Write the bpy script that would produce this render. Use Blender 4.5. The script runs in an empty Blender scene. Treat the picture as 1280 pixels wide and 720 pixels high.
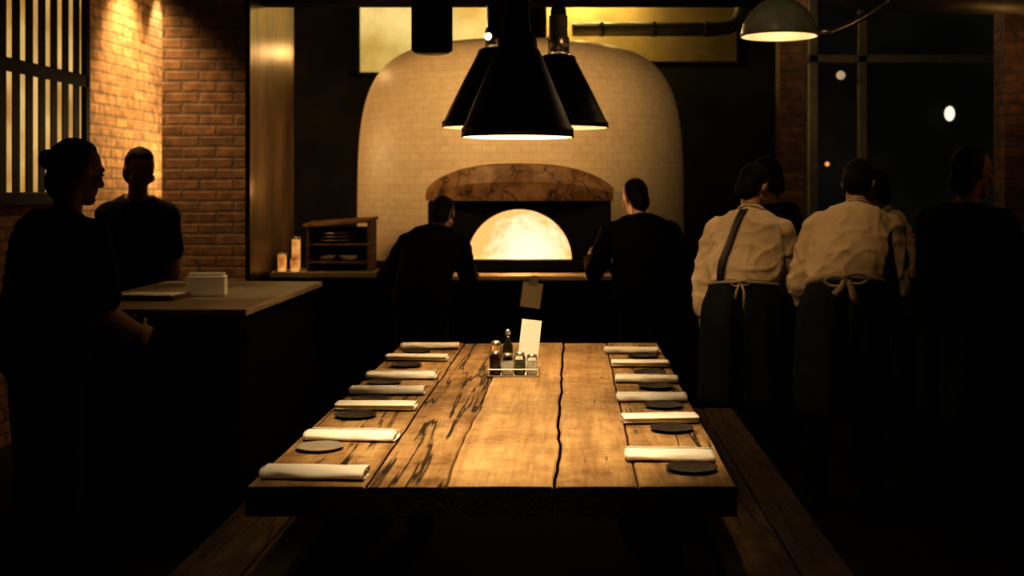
import bpy, bmesh, math, random
from mathutils import Vector, Matrix, noise
random.seed(7)
PI=math.pi; R=math.radians
S=bpy.context.scene; C=S.collection
F=1500.0; CX=715.0; CY=236.0; CZ=1.5
# ------------------------------------------------------------------ helpers
def link(o,parent=None):
    C.objects.link(o)
    if parent: o.parent=parent
    return o
def tag(o,label,cat,group=None):
    o['label']=label; o['category']=cat
    if group: o['group']=group
    return o
def thing(name,label,cat,loc=(0,0,0),rz=0,group=None):
    o=bpy.data.objects.new(name,None); o.empty_display_size=.1; link(o)
    o.location=loc; o.rotation_euler=(0,0,rz)
    return tag(o,label,cat,group)
def mk(name,bm,m,parent=None,smooth=False,world=False,auto=None):
    if world and parent: bmesh.ops.translate(bm,verts=bm.verts,vec=-Vector(parent.location))
    bmesh.ops.recalc_face_normals(bm,faces=bm.faces)
    me=bpy.data.meshes.new(name); bm.to_mesh(me); bm.free()
    me.materials.append(m)
    if smooth:
        me.polygons.foreach_set('use_smooth',[True]*len(me.polygons))
    o=bpy.data.objects.new(name,me); link(o,parent)
    return o
def struct(name,bm,m,parent=None,smooth=False):
    o=mk(name,bm,m,parent,smooth)
    if not parent: o['kind']='structure'
    return o
def BM(): return bmesh.new()
def box(bm,x0,x1,y0,y1,z0,z1,bev=0):
    vs=[bm.verts.new((x,y,z)) for z in (z0,z1) for y in (y0,y1) for x in (x0,x1)]
    fs=[(0,2,3,1),(4,5,7,6),(0,1,5,4),(1,3,7,5),(3,2,6,7),(2,0,4,6)]
    fl=[bm.faces.new([vs[i] for i in f]) for f in fs]
    if bev:
        es=list({e for f in fl for e in f.edges})
        bmesh.ops.bevel(bm,geom=es,offset=bev,segments=2,affect='EDGES',profile=.5)
    return bm
def frame_axes(d):
    d=d.normalized()
    a=Vector((0,0,1)) if abs(d.z)<.9 else Vector((1,0,0))
    u=d.cross(a).normalized(); v=d.cross(u).normalized()
    return u,v
def rings_mesh(bm,rings,cap0=None,cap1=None):
    rv=[[bm.verts.new(p) for p in r] for r in rings]
    n=len(rings[0])
    for a,b in zip(rv,rv[1:]):
        for i in range(n):
            bm.faces.new((a[i],a[(i+1)%n],b[(i+1)%n],b[i]))
    if cap0 is not None:
        c=bm.verts.new(cap0)
        for i in range(n): bm.faces.new((c,rv[0][(i+1)%n],rv[0][i]))
    if cap1 is not None:
        c=bm.verts.new(cap1)
        for i in range(n): bm.faces.new((c,rv[-1][i],rv[-1][(i+1)%n]))
def capsule(bm,p0,p1,r0,r1,n=12):
    p0=Vector(p0);p1=Vector(p1); d=(p1-p0)
    if d.length<1e-5: d=Vector((0,0,1e-4))
    d.normalize(); u,v=frame_axes(d)
    rings=[]
    def ring(c,r): rings.append([c+(u*math.cos(2*PI*i/n)+v*math.sin(2*PI*i/n))*r for i in range(n)])
    for a in (70,45,20): ring(p0-d*r0*math.sin(R(a)),r0*math.cos(R(a)))
    ring(p0,r0); ring(p1,r1)
    for a in (20,45,70): ring(p1+d*r1*math.sin(R(a)),r1*math.cos(R(a)))
    rings_mesh(bm,rings,p0-d*r0,p1+d*r1)
def tube(bm,pts,r,n=10):
    pts=[Vector(p) for p in pts]; rings=[]
    u=None
    for i,p in enumerate(pts):
        d=(pts[min(i+1,len(pts)-1)]-pts[max(i-1,0)]).normalized()
        if u is None: u,_=frame_axes(d)
        u=(u-d*u.dot(d)).normalized(); v=d.cross(u)
        rr=r[i] if isinstance(r,(list,tuple)) else r
        rings.append([p+(u*math.cos(2*PI*k/n)+v*math.sin(2*PI*k/n))*rr for k in range(n)])
    rings_mesh(bm,rings,pts[0],pts[-1])
def ellipsoid(bm,c,ax,ay,az,n=18,m=12,fn=None):
    rings=[]
    c=Vector(c)
    def P(t,f):
        d=Vector((math.sin(t)*math.cos(f),math.sin(t)*math.sin(f),math.cos(t)))
        k=fn(d) if fn else 1
        return c+(ax*d.x+ay*d.y+az*d.z)*k
    for j in range(1,m): rings.append([P(PI*j/m,2*PI*i/n) for i in range(n)])
    rings_mesh(bm,rings,P(0,0),P(PI,0))
def lathe(bm,prof,n=40,c=(0,0,0),closed=False):
    c=Vector(c); rings=[[c+Vector((r*math.cos(2*PI*i/n),r*math.sin(2*PI*i/n),z)) for i in range(n)] for r,z in prof]
    rings_mesh(bm,rings,c+Vector((0,0,prof[0][1])) if closed else None,c+Vector((0,0,prof[-1][1])) if closed else None)
def remesh(bm,vox,it=2,fac=.4):
    me=bpy.data.meshes.new('tmp'); bmesh.ops.recalc_face_normals(bm,faces=bm.faces); bm.to_mesh(me); bm.free()
    o=bpy.data.objects.new('tmp',me); C.objects.link(o)
    a=o.modifiers.new('r','REMESH'); a.mode='VOXEL'; a.voxel_size=vox
    if it:
        b=o.modifiers.new('s','SMOOTH'); b.iterations=it; b.factor=fac
    dg=bpy.context.evaluated_depsgraph_get()
    m2=bpy.data.meshes.new_from_object(o.evaluated_get(dg))
    bpy.data.objects.remove(o); bpy.data.meshes.remove(me)
    b2=BM(); b2.from_mesh(m2); bpy.data.meshes.remove(m2)
    return b2
# ------------------------------------------------------------------ materials
def nt(name):
    m=bpy.data.materials.new(name); m.use_nodes=True
    t=m.node_tree; b=t.nodes['Principled BSDF']
    return m,t,b
def N(t,ty,**k):
    n=t.nodes.new(ty)
    for a,v in k.items():
        if a in n.inputs.keys(): n.inputs[a].default_value=v
        else: setattr(n,a,v)
    return n
def ramp(t,src,stops):
    r=t.nodes.new('ShaderNodeValToRGB'); e=r.color_ramp.elements
    while len(e)<len(stops): e.new(.5)
    for i,(p,c) in enumerate(stops):
        e[i].position=p; e[i].color=(*c,1) if len(c)==3 else c
    t.links.new(src,r.inputs[0]); return r
def mat(name,col,rough=.6,metal=0,var=.2,scale=9,bump=0,coat=0,trans=0,stretch=None,spec=None):
    m,t,b=nt(name)
    tc=N(t,'ShaderNodeTexCoord'); no=N(t,'ShaderNodeTexNoise',Scale=scale,Detail=4.0)
    src=tc.outputs['Object']
    if stretch:
        mp=N(t,'ShaderNodeMapping',Scale=stretch); t.links.new(src,mp.inputs[0]); src=mp.outputs[0]
    t.links.new(src,no.inputs['Vector'])
    r=ramp(t,no.outputs[0],[(.3,tuple(c*(1-var) for c in col)),(.7,tuple(min(1,c*(1+var)) for c in col))])
    t.links.new(r.outputs[0],b.inputs['Base Color'])
    b.inputs['Roughness'].default_value=rough; b.inputs['Metallic'].default_value=metal
    if spec is not None: b.inputs['Specular IOR Level'].default_value=spec
    if trans: b.inputs['Transmission Weight'].default_value=trans
    if coat: b.inputs['Coat Weight'].default_value=coat
    if bump:
        bp=N(t,'ShaderNodeBump',Strength=bump,Distance=.01); t.links.new(no.outputs[0],bp.inputs['Height']); t.links.new(bp.outputs[0],b.inputs['Normal'])
    return m
def emis(name,c1,c2,strength,scale=4,base=(.3,.2,.1),p0=.35,p1=.62):
    m,t,b=nt(name)
    tc=N(t,'ShaderNodeTexCoord'); no=N(t,'ShaderNodeTexNoise',Scale=scale,Detail=6.0)
    t.links.new(tc.outputs['Object'],no.inputs['Vector'])
    r=ramp(t,no.outputs[0],[(p0,c1),(p1,c2)])
    t.links.new(r.outputs[0],b.inputs['Emission Color']); b.inputs['Emission Strength'].default_value=strength
    b.inputs['Base Color'].default_value=(*base,1); b.inputs['Roughness'].default_value=.8
    return m
def fire_mat(name,cx,cz,aw,ah):
    # glowing fire-brick vault: white hot in the middle of the hearth, mottled orange towards the rim of the vault
    m,t,b=nt(name)
    tc=N(t,'ShaderNodeTexCoord')
    su=N(t,'ShaderNodeVectorMath',operation='SUBTRACT'); su.inputs[1].default_value=(cx+.03,0,cz); t.links.new(tc.outputs['Object'],su.inputs[0])
    mu=N(t,'ShaderNodeVectorMath',operation='MULTIPLY'); mu.inputs[1].default_value=(1/aw,0,1/ah); t.links.new(su.outputs[0],mu.inputs[0])
    le=N(t,'ShaderNodeVectorMath',operation='LENGTH'); t.links.new(mu.outputs[0],le.inputs[0])
    no=N(t,'ShaderNodeTexNoise',Scale=12.0,Detail=8.0,Roughness=.7); t.links.new(tc.outputs['Object'],no.inputs['Vector'])
    ma=N(t,'ShaderNodeMath',operation='MULTIPLY_ADD'); ma.inputs[1].default_value=1.3; t.links.new(no.outputs[0],ma.inputs[0]); t.links.new(le.outputs['Value'],ma.inputs[2])
    sc=N(t,'ShaderNodeMath',operation='MULTIPLY'); sc.inputs[1].default_value=.47; t.links.new(ma.outputs[0],sc.inputs[0])
    r=ramp(t,sc.outputs[0],[(.44,(.98,.79,.58)),(.61,(.97,.64,.38)),(.75,(.88,.38,.12))])
    t.links.new(r.outputs[0],b.inputs['Emission Color']); b.inputs['Emission Strength'].default_value=.92
    b.inputs['Base Color'].default_value=(.12,.08,.05,1); b.inputs['Roughness'].default_value=.9
    return m
def brick(name,axis,c1,c2,mort,uv=False,bw=.215,rh=.075,ms=.011,rough=.85,bump=.6,off=.5,dirt=.5):
    m,t,b=nt(name)
    tc=N(t,'ShaderNodeTexCoord')
    if uv: vec=tc.outputs['UV']
    else:
        sp=N(t,'ShaderNodeSeparateXYZ'); cb=N(t,'ShaderNodeCombineXYZ')
        t.links.new(tc.outputs['Object'],sp.inputs[0])
        if axis=='b':
            ad=N(t,'ShaderNodeMath',operation='ADD'); t.links.new(sp.outputs[0],ad.inputs[0]); t.links.new(sp.outputs[1],ad.inputs[1]); t.links.new(ad.outputs[0],cb.inputs[0])
        else: t.links.new(sp.outputs[0 if axis=='x' else 1],cb.inputs[0])
        t.links.new(sp.outputs[2],cb.inputs[1]); vec=cb.outputs[0]
    no2=N(t,'ShaderNodeTexNoise',Scale=3.0); t.links.new(vec,no2.inputs['Vector'])
    vm=N(t,'ShaderNodeVectorMath',operation='SCALE'); vm.inputs['Scale'].default_value=.012 if not uv else .003
    t.links.new(no2.outputs['Color'],vm.inputs[0])
    va=N(t,'ShaderNodeVectorMath',operation='ADD'); t.links.new(vec,va.inputs[0]); t.links.new(vm.outputs[0],va.inputs[1])
    br=N(t,'ShaderNodeTexBrick'); br.offset=off
    for k,v in (('Scale',1.0),('Mortar Size',ms),('Mortar Smooth',.3),('Bias',0.0),('Brick Width',bw),('Row Height',rh)): br.inputs[k].default_value=v
    br.inputs['Color1'].default_value=(*c1,1); br.inputs['Color2'].default_value=(*c2,1); br.inputs['Mortar'].default_value=(*mort,1)
    t.links.new(va.outputs[0],br.inputs['Vector'])
    no=N(t,'ShaderNodeTexNoise',Scale=14.0,Detail=5.0); t.links.new(vec,no.inputs['Vector'])
    r=ramp(t,no.outputs[0],[(.3,(1-dirt,)*3),(.65,(1,1,1))])
    mx=N(t,'ShaderNodeMix',data_type='RGBA',blend_type='MULTIPLY'); mx.inputs[0].default_value=1
    t.links.new(br.outputs[0],mx.inputs[6]); t.links.new(r.outputs[0],mx.inputs[7])
    t.links.new(mx.outputs[2],b.inputs['Base Color']); b.inputs['Roughness'].default_value=rough
    iv=N(t,'ShaderNodeMath',operation='SUBTRACT'); iv.inputs[0].default_value=1; t.links.new(br.outputs['Fac'],iv.inputs[1])
    ad2=N(t,'ShaderNodeMath',operation='MULTIPLY_ADD'); ad2.inputs[1].default_value=.35 if not uv else .03
    t.links.new(no.outputs[0],ad2.inputs[0]); t.links.new(iv.outputs[0],ad2.inputs[2])
    bp=N(t,'ShaderNodeBump',Strength=bump,Distance=.012 if not uv else .004); t.links.new(ad2.outputs[0],bp.inputs['Height']); t.links.new(bp.outputs[0],b.inputs['Normal'])
    return m
def wood(name,dark,mid,light,crack=.5,rough=.55,axis=1,attr=None,spec=.25):
    m,t,b=nt(name)
    tc=N(t,'ShaderNodeTexCoord')
    sc=[9,9,9]; sc[axis]=.9
    mp=N(t,'ShaderNodeMapping',Scale=sc); src=tc.outputs['Object']
    if attr:
        at=N(t,'ShaderNodeAttribute',attribute_name=attr)
        va=N(t,'ShaderNodeVectorMath',operation='MULTIPLY_ADD'); va.inputs[1].default_value=(3,17,5)
        t.links.new(at.outputs['Color'],va.inputs[0]); t.links.new(src,va.inputs[2]); src=va.outputs[0]
    t.links.new(src,mp.inputs[0])
    n1=N(t,'ShaderNodeTexNoise',Scale=1.6,Detail=8.0,Distortion=.2,Roughness=.66); t.links.new(mp.outputs[0],n1.inputs['Vector'])
    r=ramp(t,n1.outputs[0],[(.25,dark),(.48,mid),(.72,light)])
    sc2=[38,38,38]; sc2[axis]=1.6
    mp2=N(t,'ShaderNodeMapping',Scale=sc2); t.links.new(src,mp2.inputs[0])
    n2=N(t,'ShaderNodeTexNoise',Scale=2.0,Detail=4.0,Distortion=.4); t.links.new(mp2.outputs[0],n2.inputs['Vector'])
    r2=ramp(t,n2.outputs[0],[(.32,(.65,.60,.55)),(.6,(1,1,1))])
    mx=N(t,'ShaderNodeMix',data_type='RGBA',blend_type='MULTIPLY'); mx.inputs[0].default_value=.5
    t.links.new(r.outputs[0],mx.inputs[6]); t.links.new(r2.outputs[0],mx.inputs[7])
    n6=N(t,'ShaderNodeTexNoise',Scale=7.0,Detail=12.0,Roughness=.8); t.links.new(src,n6.inputs['Vector'])
    r6=ramp(t,n6.outputs[0],[(.38,(.42,.36,.30)),(.56,(1,1,1))])
    mxw=N(t,'ShaderNodeMix',data_type='RGBA',blend_type='MULTIPLY'); mxw.inputs[0].default_value=.8
    if attr:
        fw=N(t,'ShaderNodeMath',operation='MULTIPLY_ADD'); fw.inputs[1].default_value=-.8; fw.inputs[2].default_value=1.4; fw.use_clamp=True
        t.links.new(at.outputs['Fac'],fw.inputs[0]); t.links.new(fw.outputs[0],mxw.inputs[0])
    t.links.new(mx.outputs[2],mxw.inputs[6]); t.links.new(r6.outputs[0],mxw.inputs[7])
    sc3=[11,11,11]; sc3[axis]=.55
    mp3=N(t,'ShaderNodeMapping',Scale=sc3); t.links.new(src,mp3.inputs[0])
    n3=N(t,'ShaderNodeTexNoise',Scale=1.3,Detail=6.0,Roughness=.45); t.links.new(mp3.outputs[0],n3.inputs['Vector'])
    s1=N(t,'ShaderNodeMath',operation='SUBTRACT'); t.links.new(n3.outputs[0],s1.inputs[0]); s1.inputs[1].default_value=.5
    ab=N(t,'ShaderNodeMath',operation='ABSOLUTE'); t.links.new(s1.outputs[0],ab.inputs[0])
    rc=ramp(t,ab.outputs[0],[(.006,(0,0,0)),(.024,(1,1,1))])
    n4=N(t,'ShaderNodeTexNoise',Scale=4.0,Detail=5.0); t.links.new(src,n4.inputs['Vector'])
    rb=ramp(t,n4.outputs[0],[(.44,(1,1,1)),(.5,(0,0,0))])
    if attr:
        # older (darker) boards are the more cracked ones
        sb=N(t,'ShaderNodeMath',operation='MULTIPLY_ADD'); sb.inputs[1].default_value=-.9; t.links.new(at.outputs['Fac'],sb.inputs[0])
        a1=N(t,'ShaderNodeMath',operation='ADD'); a1.inputs[1].default_value=.59; t.links.new(n4.outputs[0],a1.inputs[0]); t.links.new(a1.outputs[0],sb.inputs[2])
        iv=N(t,'ShaderNodeMath',operation='SUBTRACT'); iv.inputs[0].default_value=1.0; t.links.new(sb.outputs[0],iv.inputs[1])
        t.links.new(iv.outputs[0],rb.inputs[0])
        rb.color_ramp.elements[0].position=.47; rb.color_ramp.elements[0].color=(0,0,0,1)
        rb.color_ramp.elements[1].position=.57; rb.color_ramp.elements[1].color=(1,1,1,1)
    mxc=N(t,'ShaderNodeMix',data_type='RGBA',blend_type='LIGHTEN'); mxc.inputs[0].default_value=1
    t.links.new(rc.outputs[0],mxc.inputs[6]); t.links.new(rb.outputs[0],mxc.inputs[7])
    mx2=N(t,'ShaderNodeMix',data_type='RGBA',blend_type='MULTIPLY'); mx2.inputs[0].default_value=crack
    t.links.new(mxw.outputs[2],mx2.inputs[6]); t.links.new(mxc.outputs[2],mx2.inputs[7])
    out=mx2.outputs[2]
    if attr:
        r5=ramp(t,at.outputs['Fac'],[(0,(.45,.38,.32)),(1,(1.0,1.0,1.0))])
        mx3=N(t,'ShaderNodeMix',data_type='RGBA',blend_type='MULTIPLY'); mx3.inputs[0].default_value=1
        t.links.new(out,mx3.inputs[6]); t.links.new(r5.outputs[0],mx3.inputs[7]); out=mx3.outputs[2]
    t.links.new(out,b.inputs['Base Color']); b.inputs['Roughness'].default_value=rough
    b.inputs['Specular IOR Level'].default_value=spec
    ad=N(t,'ShaderNodeMath',operation='MULTIPLY'); t.links.new(mxc.outputs[2],ad.inputs[0]); t.links.new(n2.outputs[0],ad.inputs[1])
    ad3=N(t,'ShaderNodeMath',operation='ADD'); t.links.new(ad.outputs[0],ad3.inputs[0]); t.links.new(n6.outputs[0],ad3.inputs[1])
    bp=N(t,'ShaderNodeBump',Strength=.7,Distance=.007); t.links.new(ad3.outputs[0],bp.inputs['Height']); t.links.new(bp.outputs[0],b.inputs['Normal'])
    return m
def stone(name):
    m,t,b=nt(name)
    tc=N(t,'ShaderNodeTexCoord')
    n0=N(t,'ShaderNodeTexNoise',Scale=3.5,Detail=7.0); t.links.new(tc.outputs['Object'],n0.inputs['Vector'])
    va=N(t,'ShaderNodeVectorMath',operation='MULTIPLY_ADD'); va.inputs[1].default_value=(.7,.7,.7)
    t.links.new(n0.outputs['Color'],va.inputs[0]); t.links.new(tc.outputs['Object'],va.inputs[2])
    vo=N(t,'ShaderNodeTexVoronoi',feature='DISTANCE_TO_EDGE',Scale=3.7); t.links.new(va.outputs[0],vo.inputs['Vector'])
    r=ramp(t,vo.outputs['Distance'],[(.005,(.02,.011,.006)),(.035,(.27,.16,.075))])
    n1=N(t,'ShaderNodeTexNoise',Scale=9.0,Detail=6.0); t.links.new(tc.outputs['Object'],n1.inputs['Vector'])
    r1=ramp(t,n1.outputs[0],[(.35,(.45,.37,.3)),(.65,(1,1,1))])
    mx=N(t,'ShaderNodeMix',data_type='RGBA',blend_type='MULTIPLY'); mx.inputs[0].default_value=1
    t.links.new(r.outputs[0],mx.inputs[6]); t.links.new(r1.outputs[0],mx.inputs[7])
    t.links.new(mx.outputs[2],b.inputs['Base Color']); b.inputs['Roughness'].default_value=.5
    bp=N(t,'ShaderNodeBump',Strength=.3,Distance=.01); t.links.new(n1.outputs[0],bp.inputs['Height']); t.links.new(bp.outputs[0],b.inputs['Normal'])
    return m
HX=.045
M={}
M['brick_y']=brick('brick_side_wall','y',(.46,.25,.105),(.31,.155,.062),(.22,.145,.075),dirt=.6,ms=.012)
M['brick_b']=brick('brick_pillar','b',(.27,.14,.066),(.155,.078,.038),(.15,.10,.06),dirt=.55,rh=.068)
M['tile']=brick('cream_dome_tiles','x',(.60,.50,.35),(.575,.475,.33),(.48,.39,.265),uv=True,bw=.105,rh=.055,ms=.003,rough=.5,bump=.2,off=.5,dirt=.15)
M['black']=mat('black_painted_steel',(.007,.007,.007),.7,0,spec=.1)
M['shade']=mat('dark_green_black_enamel',(.012,.014,.011),.45,.1,.2,6)
M['lining']=mat('white_enamel',(.75,.7,.6),.4)
M['grey_shade']=mat('grey_green_enamel',(.3,.34,.28),.4,.0)
M['wallback']=mat('dark_plaster',(.022,.020,.015),.95,0,.3,3,.2,spec=.1)
M['wallglow']=mat('glow_band_ochre',(.16,.12,.043),.9,0,.6,1.6,.2)
M['ceil']=mat('dark_ceiling',(.015,.014,.012),.95,0,.3,2,spec=.1)
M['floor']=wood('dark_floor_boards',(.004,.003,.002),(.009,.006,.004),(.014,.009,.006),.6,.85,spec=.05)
M['table']=wood('reclaimed_oak',(.27,.165,.072),(.49,.32,.15),(.66,.47,.245),.96,.75,attr='plank')
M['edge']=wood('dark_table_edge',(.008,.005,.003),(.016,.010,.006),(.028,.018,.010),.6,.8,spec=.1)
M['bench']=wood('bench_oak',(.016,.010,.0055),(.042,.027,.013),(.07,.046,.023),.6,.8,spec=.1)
M['traywood']=wood('tray_oak',(.09,.047,.02),(.2,.11,.05),(.3,.18,.085),.6,.6)
M['darkwood']=wood('dark_stained_wood',(.003,.002,.0015),(.005,.0035,.0025),(.008,.006,.004),.4,.85,spec=.04)
M['napkin']=mat('white_linen',(.9,.88,.83),.9,0,.03,40,.15)
M['plate']=mat('dark_stoneware',(.024,.018,.013),.55,0,.3,12,spec=.2)
M['plate2']=mat('grey_stoneware',(.28,.25,.2),.5,0,.15,12)
M['paper']=mat('white_card',(.92,.9,.84),.8,0,.04,5)
M['kraft']=mat('beige_card',(.62,.5,.32),.8,0,.1,5)
M['glass']=mat('clear_glass',(.95,.95,.92),.05,0,.02,3,0,0,1)
M['pepper']=mat('ground_pepper',(.05,.035,.025),.9,0,.6,60)
M['salt']=mat('white_salt',(.9,.88,.83),.9,0,.1,60)
M['chili']=mat('red_chili_flakes',(.3,.06,.02),.9,0,.5,60)
M['herb']=mat('dried_herbs',(.1,.11,.04),.9,0,.5,60)
M['oil']=mat('dark_bottle_glass',(.02,.022,.012),.12,0,.2,5,0,.4)
M['steel']=mat('brushed_steel',(.6,.57,.5),.28,.9,.12,20)
M['duct']=mat('dull_duct_steel',(.13,.115,.07),.55,.5,.2,10)
M['counter']=mat('warm_stone_top',(.24,.18,.115),.6,0,.15,8)
M['hearth']=mat('pale_hearth_stone',(.36,.29,.2),.6,0,.12,8)
M['stone']=stone('veined_brown_stone')
M['oldplaster']=mat('golden_reflective_cladding',(.17,.115,.056),.32,.95,.7,5,.3,0,0,(1,1,.35))
M['skin']=mat('skin_light',(.5,.29,.18),.5,0,.08,12)
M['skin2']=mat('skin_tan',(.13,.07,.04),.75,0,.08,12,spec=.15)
M['hair']=mat('dark_hair',(.008,.006,.005),.75,0,.3,30,.2,0,0,(1,1,.2),.1)
M['eye']=mat('dark_eye',(.02,.015,.012),.3)
M['tee']=mat('black_cotton',(.004,.004,.004),.95,0,.2,20,spec=.05)
M['wshirt']=mat('white_cotton_shirt',(.585,.485,.355),.9,0,.08,9)
M['jeans']=mat('black_trousers',(.004,.0045,.005),.95,0,.2,20,spec=.05)
M['apron']=mat('blue_grey_denim_apron',(.010,.0135,.015),.95,0,.25,25,spec=.05)
M['tie']=mat('cream_apron_tie',(.30,.25,.18),.9,0,.1,15)
M['strap']=mat('black_leather_strap',(.012,.01,.008),.5,0,.2,15)
M['shoe']=mat('black_leather_shoe',(.006,.006,.005),.8,0,.2,15,spec=.1)
M['bulb']=emis('warm_bulb',(1,.72,.36),(1,.8,.45),8,3)
M['glint']=emis('white_fitting_glint',(1,.85,.6),(1,.9,.7),1.6,3)
M['storage']=emis('amber_jar_painted_glow',(.5,.14,.02),(1,.5,.14),.6,16)  # emission added so the amber jars look lit, nothing burns inside
M['pane_warm']=emis('warm_lit_pane',(.55,.28,.06),(1,.64,.22),.56,2.5)
M['pane_cream']=emis('cream_lit_pane',(.5,.34,.08),(1,.76,.28),.68,1.9,(.3,.2,.1),.34,.62)
M['pane_night']=emis('night_glass',(.001,.0014,.0014),(.010,.010,.0075),.5,1.1,(.006,.0075,.007),.42,.78)  # faint mottled emission imitates hazy reflections and outside glow on the glass
M['chamber']=fire_mat('glowing_firebrick',HX,1.02,.357,.345)
M['streetlight']=emis('street_light_globe',(1,.85,.6),(1,.9,.7),.9)
M['streetdim']=emis('dim_wall_globe',(1,.7,.4),(1,.75,.5),.3)
M['redlight']=emis('small_orange_light',(1,.35,.1),(1,.4,.12),.8)
# ------------------------------------------------------------------ room shell
def wx(px,Y): return (px-CX)*Y/F
def wz(py,Y): return CZ-(py-CY)*Y/F
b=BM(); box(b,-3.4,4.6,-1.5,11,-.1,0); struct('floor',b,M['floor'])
b=BM(); box(b,-3.4,4.6,-1.5,11,3.4,3.5); struct('ceiling',b,M['ceil'])
b=BM(); box(b,-3.45,-3.3,-1.5,11,0,3.4); struct('wall_left',b,M['brick_y'])
b=BM(); box(b,4.5,4.65,-1.5,11,0,3.4); struct('wall_right',b,M['wallback'])
b=BM(); box(b,-3.4,4.6,10.95,11.1,0,3.4); struct('wall_back',b,M['wallback'])
b=BM(); box(b,-.5,1.5,10.925,10.95,2.66,3.4); struct('wall_glow_band',b,M['wallglow'])  # added upper band, the glow on the wall is put into its lighter colour
b=BM(); box(b,-2.1,1.4,7.75,7.95,2.70,2.95,.008); struct('trim_1',b,M['darkwood'])
t=bpy.data.objects.new('wall_pillar',None); link(t); t.location=(-2.3,7.8,0); t['kind']='structure'
b=BM(); box(b,-.265,.262,-.3,.9,0,3.4,.004); mk('brick_shaft',b,M['brick_b'],t)
b=BM(); box(b,.262,.285,-.29,.9,0,3.4,.004); mk('side_cladding',b,M['oldplaster'],t)
for i,(x0,x1,y0) in enumerate(((1.56,1.76,9.0),(2.74,3.1,7.6))):
    b=BM(); box(b,x0,x1,y0,y0+.2,0,3.4,.004); struct('wall_pier_%s'%('narrow','wide')[i],b,M['brick_b'])
# window_1 : barred window in left wall
w=bpy.data.objects.new('window_1',None); link(w); w['kind']='structure'
b=BM(); box(b,-3.298,-3.285,5.6,8.03,1.47,2.95); mk('pane',b,M['pane_warm'],w)
b=BM()
box(b,-3.3,-3.24,5.55,8.09,1.4,1.48,.006); box(b,-3.3,-3.24,5.55,8.09,2.93,3.0,.006)
box(b,-3.3,-3.25,8.03,8.1,1.4,3.0,.006); box(b,-3.3,-3.25,5.5,5.57,1.4,3.0,.006)
mk('frame',b,M['black'],w)
b=BM(); box(b,-3.268,-3.25,5.55,8.07,2.18,2.26,.003); mk('rail',b,M['black'],w)
y=7.93
while y>5.6:
    b=BM(); box(b,-3.281,-3.271,y-.045,y+.045,1.45,2.95,.002); mk('bar',b,M['black'],w); y-=.172
# window_2 : lit transom panes behind the dome
w=bpy.data.objects.new('window_2',None); link(w); w['kind']='structure'
Yb=10.93
for x0,x1 in ((447,523),(562,640)):
    b=BM(); box(b,wx(x0,Yb),wx(x1,Yb),Yb-.015,Yb-.006,wz(92,Yb),3.2); mk('pane',b,M['pane_cream'],w)
b=BM()
for px in (440,447,522,562,640): box(b,wx(px,Yb)-.025,wx(px,Yb)+.025,Yb-.06,Yb+.02,wz(95,Yb),3.3,.004)
box(b,wx(436,Yb),wx(645,Yb),Yb-.06,Yb+.02,wz(97,Yb),wz(91,Yb),.004); box(b,wx(436,Yb),wx(645,Yb),Yb-.06,Yb+.02,3.2,3.3,.004)
mk('frame',b,M['black'],w)
# window_3 : night window right
w=bpy.data.objects.new('window_3',None); link(w); w['kind']='structure'
b=BM(); box(b,2.1,3.95,10.9,10.94,.9,3.2); mk('pane',b,M['pane_night'],w)
b=BM()
for px in (1014,1075,1252): box(b,wx(px,Yb)-.04,wx(px,Yb)+.04,Yb-.11,Yb-.02,.9,3.25,.006)
box(b,2.1,3.95,Yb-.11,Yb-.02,wz(80,Yb),wz(70,Yb),.006); box(b,2.1,3.95,Yb-.13,Yb,.86,.94,.006); box(b,2.1,3.95,Yb-.1,Yb,3.2,3.28,.006)
mk('frame',b,mat('grey_window_frame',(.26,.24,.18),.5,.1),w)
for px,py,r,mm,lb in ((1051,94,.04,'streetdim','small dim round light glowing in the left pane of the dark window'),(1187,142,.045,'streetlight','brighter round light glowing in the middle of the dark right window'),(1034,205,.02,'redlight','tiny orange light glowing low between two waiters')):
    Y=10.78
    t=thing('globe_light',lb,'light',(wx(px,Y),Y,wz(py,Y)))
    b=BM(); ellipsoid(b,(0,0,0),Vector((r,0,0)),Vector((0,r,0)),Vector((0,0,r*(1.5 if px==1187 else 1)))); mk('globe',b,M[mm],t,True)
    b=BM(); tube(b,[(0,r*.7,0),(0,.12,0)],r*.5); mk('mount',b,M['black'],t,True)
# ------------------------------------------------------------------ oven
OX=-.40; OY=9.5
ov=thing('pizza_oven','large domed pizza oven covered in cream tiles with glowing arched mouth','oven',(OX,OY,0))
b=BM(); n=112; mseg=46; Rr=1.28; Hh=1.65; Z0=.98; EX=.42
prof=[]
for j in range(mseg+1):
    a=PI/2*j/mseg
    prof.append((Rr*max(0.0,math.cos(a))**EX, Z0+Hh*math.sin(a)**EX))
arc=[0]
for p,q in zip(prof,prof[1:]): arc.append(arc[-1]+math.hypot(p[0]-q[0],p[1]-q[1]))
uvl=b.loops.layers.uv.new('UVMap')
rv=[[b.verts.new((max(r,.003)*math.cos(2*PI*i/n-PI/2),max(r,.003)*math.sin(2*PI*i/n-PI/2),z)) for i in range(n)] for r,z in prof]
for j in range(mseg):
    for i in range(n):
        vs=(rv[j][i],rv[j][(i+1)%n],rv[j+1][(i+1)%n],rv[j+1][i])
        c=sum((v.co for v in vs),Vector())/4
        if c.y<0 and abs(c.x-HX)<.56 and c.z<1.43: continue
        f=b.faces.new(vs)
        for l,(uu,vv) in zip(f.loops,((i,j),(i+1,j),(i+1,j+1),(i,j+1))): l[uvl].uv=(uu*2*PI*Rr/n,arc[vv])
mk('dome',b,M['tile'],ov,True)
b=BM(); lathe(b,[(1.25,0),(1.25,.9),(1.36,.9),(1.36,.98)],96,closed=True); mk('base',b,M['black'],ov)
b=BM(); nu=40; rings=[]
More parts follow.
